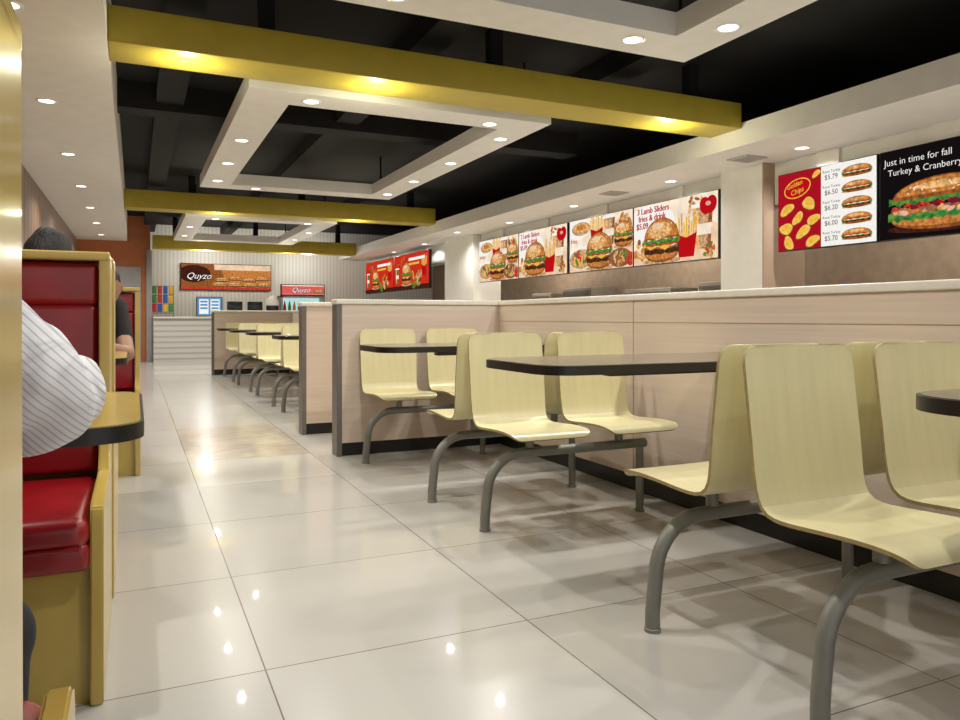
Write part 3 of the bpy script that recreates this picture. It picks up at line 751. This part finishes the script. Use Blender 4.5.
# ------------------------------------------------------------------ service counter at the back and along the kitchen
t = thing('back_counter', 'white ribbed service counter along the back wall', 'counter', (2.5, 17.9, 0))
obj('front_panel', bx(.36, 5.0, 17.6, 18.3, 0, .94), M['ribbed'], t, smooth=False)
obj('counter_top', bx(.35, 5.02, 17.55, 18.35, .94, .98, bev=.008), M['cap'], t)
t = thing('service_counter', 'long kitchen counter below the menu screens', 'counter', (5.8, 8.5, 0))
obj('front_panel', bx(5.5, 6.05, 6.02, 12.2, 0, 1.08), M['wood'], t, smooth=False); obj('counter_top', bx(5.42, 6.1, 6.01, 12.22, 1.08, 1.12, bev=.006), M['cap'], t)
def appliance(y, w, h, label):
    x = 6.75
    t = thing('kitchen_appliance', label, 'appliance', (x, y, 0), 'grey kitchen appliances')
    obj('body', bx(x, x+.55, y-w/2, y+w/2, .05, h, bev=.015), M['appl'], t)
    obj('door', bx(x-.02, x, y-w/2+.04, y+w/2-.04, .2, h-.25, bev=.004), M['glass'], t)
    obj('control_panel', bx(x-.015, x, y-w/2+.04, y+w/2-.04, h-.2, h-.05, bev=.003), M['applp'], t)
    obj('handle', tube(B(), [(x-.02, y-w/2+.1, h-.3), (x-.02, y+w/2-.1, h-.3)], .012), M['steel'], t)
    obj('foot', bx(x+.04, x+.5, y-w/2+.05, y+w/2-.05, 0, .06), M['edge'], t)
for i, (y, w, h) in enumerate(((7.4, .8, 1.42), (8.9, 1.1, 1.38), (10.8, .9, 1.46), (12.0, .7, 1.4), (4.3, 1.0, 1.22))):
    appliance(y, w, h, 'grey kitchen appliance behind the counter, %s' % ['second along the kitchen wall', 'third along the kitchen wall', 'fourth along the kitchen wall', 'farthest along the kitchen wall', 'nearest along the kitchen wall'][i])

# snack rack and packets
RX, RY = .55, 17.85
t = thing('snack_rack', 'wire snack rack hung with colourful packets at the counter end', 'rack', (RX, RY, .98))
rb = B()
for x in (RX-.22, RX+.22): tube(rb, [(x, RY, .99), (x, RY, 1.66)], .01)
for z in (1.06, 1.26, 1.46, 1.64): tube(rb, [(RX-.22, RY, z), (RX+.22, RY, z)], .007)
obj('frame', rb, M['tube'], t)
obj('base', bx(RX-.24, RX+.24, RY-.12, RY+.12, .98, 1.0, bev=.005), M['tube'], t)
cols = [('red', (196, 40, 44)), ('blue', (50, 90, 180)), ('yellow', (226, 180, 50)), ('green', (60, 140, 70))]
cm = {n: mat(n+'_foil_packet', c, .3, .1, var=.15, scale=(20, 20, 20)) for n, c in cols}
for r, z in enumerate((1.08, 1.28, 1.48)):
    for k in range(4):
        n = cols[(k+r*3+r//2) % 4][0]; x = RX-.165+.11*k
        bm = bx(x-.045, x+.045, RY-.05, RY-.015, z, z+.15, bev=.012); box(bm, x-.045, x+.045, RY-.036, RY-.03, z+.145, z+.172)
        tag(obj('snack_packet', bm, cm[n]), '%s snack packet, %s in the %s row of the rack' % (n, ['leftmost', 'second', 'third', 'rightmost'][k], ['bottom', 'middle', 'top'][r]), 'snack packet', 'packets on the snack rack')
# blue poster
def poster(F, W, H):
    F.rect(0, W, 0, H, 'blue', 1); F.rect(W*.08, W*.46, H*.1, H*.9, 'white', 1.05); F.rect(W*.54, W*.92, H*.1, H*.9, 'white', 1.05)
    for k in range(4):
        F.rect(W*.12, W*.42, H*(.18+.18*k), H*(.28+.18*k), 'blue'); F.rect(W*.58, W*.88, H*(.18+.18*k), H*(.28+.18*k), 'blue')
board_y('notice_poster', 1.34, 1.92, YB-.001, .99, 1.46, 'blue and white notice board on the back wall above the counter', 'poster', poster, .06)
# cash registers
for i, x in enumerate((2.05, 2.5)):
    t = thing('cash_register', '%s black cash register on the back counter' % ['left', 'right'][i], 'cash register', (x, 17.9, .98), 'cash registers')
    obj('drawer', bx(x-.2, x+.2, 17.75, 18.1, .98, 1.08, bev=.008), M['plastic'], t)
    obj('keypad', bx(x-.18, x+.05, 17.8, 18.02, 1.08, 1.13, bev=.01), M['plastic'], t)
    obj('monitor', bx(x-.14, x+.2, 17.98, 18.03, 1.1, 1.33, bev=.012), M['glass'], t)
    obj('pole', tube(B(), [(x+.03, 18.04, 1.06), (x+.03, 18.04, 1.25)], .015), M['plastic'], t)
# domed white container
DX = 2.9
t = thing('domed_container', 'white dome-topped container on the back counter beside the drinks cooler', 'container', (DX, 17.85, .98))
obj('body', lathe(B(), [(.0, .98), (.13, .98), (.14, 1.0), (.14, 1.22), (.13, 1.24), (0, 1.24)], (DX, 17.85, 0)), M['plastic'], t)
obj('dome', lathe(B(), [(.145, 1.24), (.15, 1.26), (.145, 1.32), (.12, 1.39), (.07, 1.44), (.02, 1.455), (.02, 1.48), (0, 1.485)], (DX, 17.85, 0)), M['wht'], t)
# cooler
x0, x1 = 3.08, 4.1
t = thing('drinks_cooler', 'lit countertop drinks cooler with a sign on top', 'cooler', ((x0+x1)/2, 17.95, .98))
cb = B()
box(cb, x0, x1, 18.2, 18.25, .98, 1.46); box(cb, x0, x0+.04, 17.72, 18.2, .98, 1.46); box(cb, x1-.04, x1, 17.72, 18.2, .98, 1.46); box(cb, x0, x1, 17.72, 18.2, 1.43, 1.46); box(cb, x0, x1, 17.72, 18.2, .98, 1.02)
obj('cabinet', cb, M['steel'], t, smooth=False); obj('lit_back', bx(x0+.04, x1-.04, 18.17, 18.2, 1.02, 1.43), em('cool_white_cooler_light', (190, 230, 225), .9), t, smooth=False)
def csign(F, W, H):
    F.rect(0, W, 0, H, 'cream', 1); F.rect(0, W, H*.12, H*.9, 'rose'); F.rect(0, W, 0, H*.1, 'crimson'); F.sub(W*.88, H*.2, .26)
    for da, db in ((-.008, 0), (.008, 0), (0, -.012), (0, .01)):
        F.text('Quyzo', W*.44+da, H*.31+db, H*.66, 'black', 'CENTER', .4, 0, 6)
    F.text('Quyzo', W*.44, H*.31, H*.66, 'white', 'CENTER', .4, 0, 7)
hs = obj('sign', bx(x0, x1, 17.74, 17.86, 1.462, 1.74, bev=.006), M['plastic'], t)
F = Flat((x0+.02, 17.738, 1.48), (1, 0, 0), (0, -1, 0), x1-x0-.04, .24); csign(F, x1-x0-.04, .24); F.build(t, 'sign_face')
bcol = [('red', (190, 40, 40)), ('green', (60, 150, 80)), ('orange', (230, 130, 40)), ('blue', (60, 110, 190))]
bmats = {n: mat(n+'_drink_bottle', c, .2, var=.05) for n, c in bcol}
for k in range(8):
    x = x0+.12+k*.112; n = bcol[k % 4][0]
    bm = lathe(B(), [(0, 1.02), (.035, 1.02), (.037, 1.03), (.037, 1.2), (.03, 1.25), (.014, 1.3), (.014, 1.34), (0, 1.34)], (x, 17.95, 0), 14)
    tag(obj('drink_bottle', bm, bmats[n]), '%s drink bottle, %s from the left in the counter cooler' % (n, ['first', 'second', 'third', 'fourth', 'fifth', 'sixth', 'seventh', 'eighth'][k]), 'bottle', 'bottles in the drinks cooler')

# ------------------------------------------------------------------ kitchen lamps and added ambient fill
for y, e in ((4.5, 20), (8.5, 30), (12.0, 30)):
    l = bpy.data.lights.new('kitchen_lamp', 'POINT'); l.energy = e; l.shadow_soft_size = .1; l.color = (1, .93, .83)
    o = bpy.data.objects.new('kitchen_lamp', l); C.objects.link(o); o.location = (6.4, y, 2.25)
for x in (1.5, 3.8):
    l = bpy.data.lights.new('back_fill_lamp', 'POINT'); l.energy = 27; l.shadow_soft_size = .1; l.color = (1, .97, .93)  # unseen fill, added to lighten the back wall
    o = bpy.data.objects.new('back_fill_lamp', l); C.objects.link(o); o.location = (x, 18.2, 2.3)
w = bpy.data.worlds.new('World'); bpy.context.scene.world = w; w.use_nodes = True
w.node_tree.nodes['Background'].inputs[0].default_value = (1, .985, .965, 1); w.node_tree.nodes['Background'].inputs[1].default_value = .85

# ------------------------------------------------------------------ camera
cd = bpy.data.cameras.new('camera'); cam = bpy.data.objects.new('camera', cd); C.objects.link(cam)
cam.location = (0, 0, .95); cam.rotation_euler = (PI/2, 0, -math.atan2(345, 750))
cd.sensor_fit = 'HORIZONTAL'; cd.sensor_width = 36; cd.lens = 750/960*36; cd.shift_y = -42/960; cd.clip_start = .02; cd.clip_end = 100
bpy.context.scene.camera = cam
bpy.context.scene.view_settings.view_transform = 'Standard'
bpy.context.scene.view_settings.look = 'None'
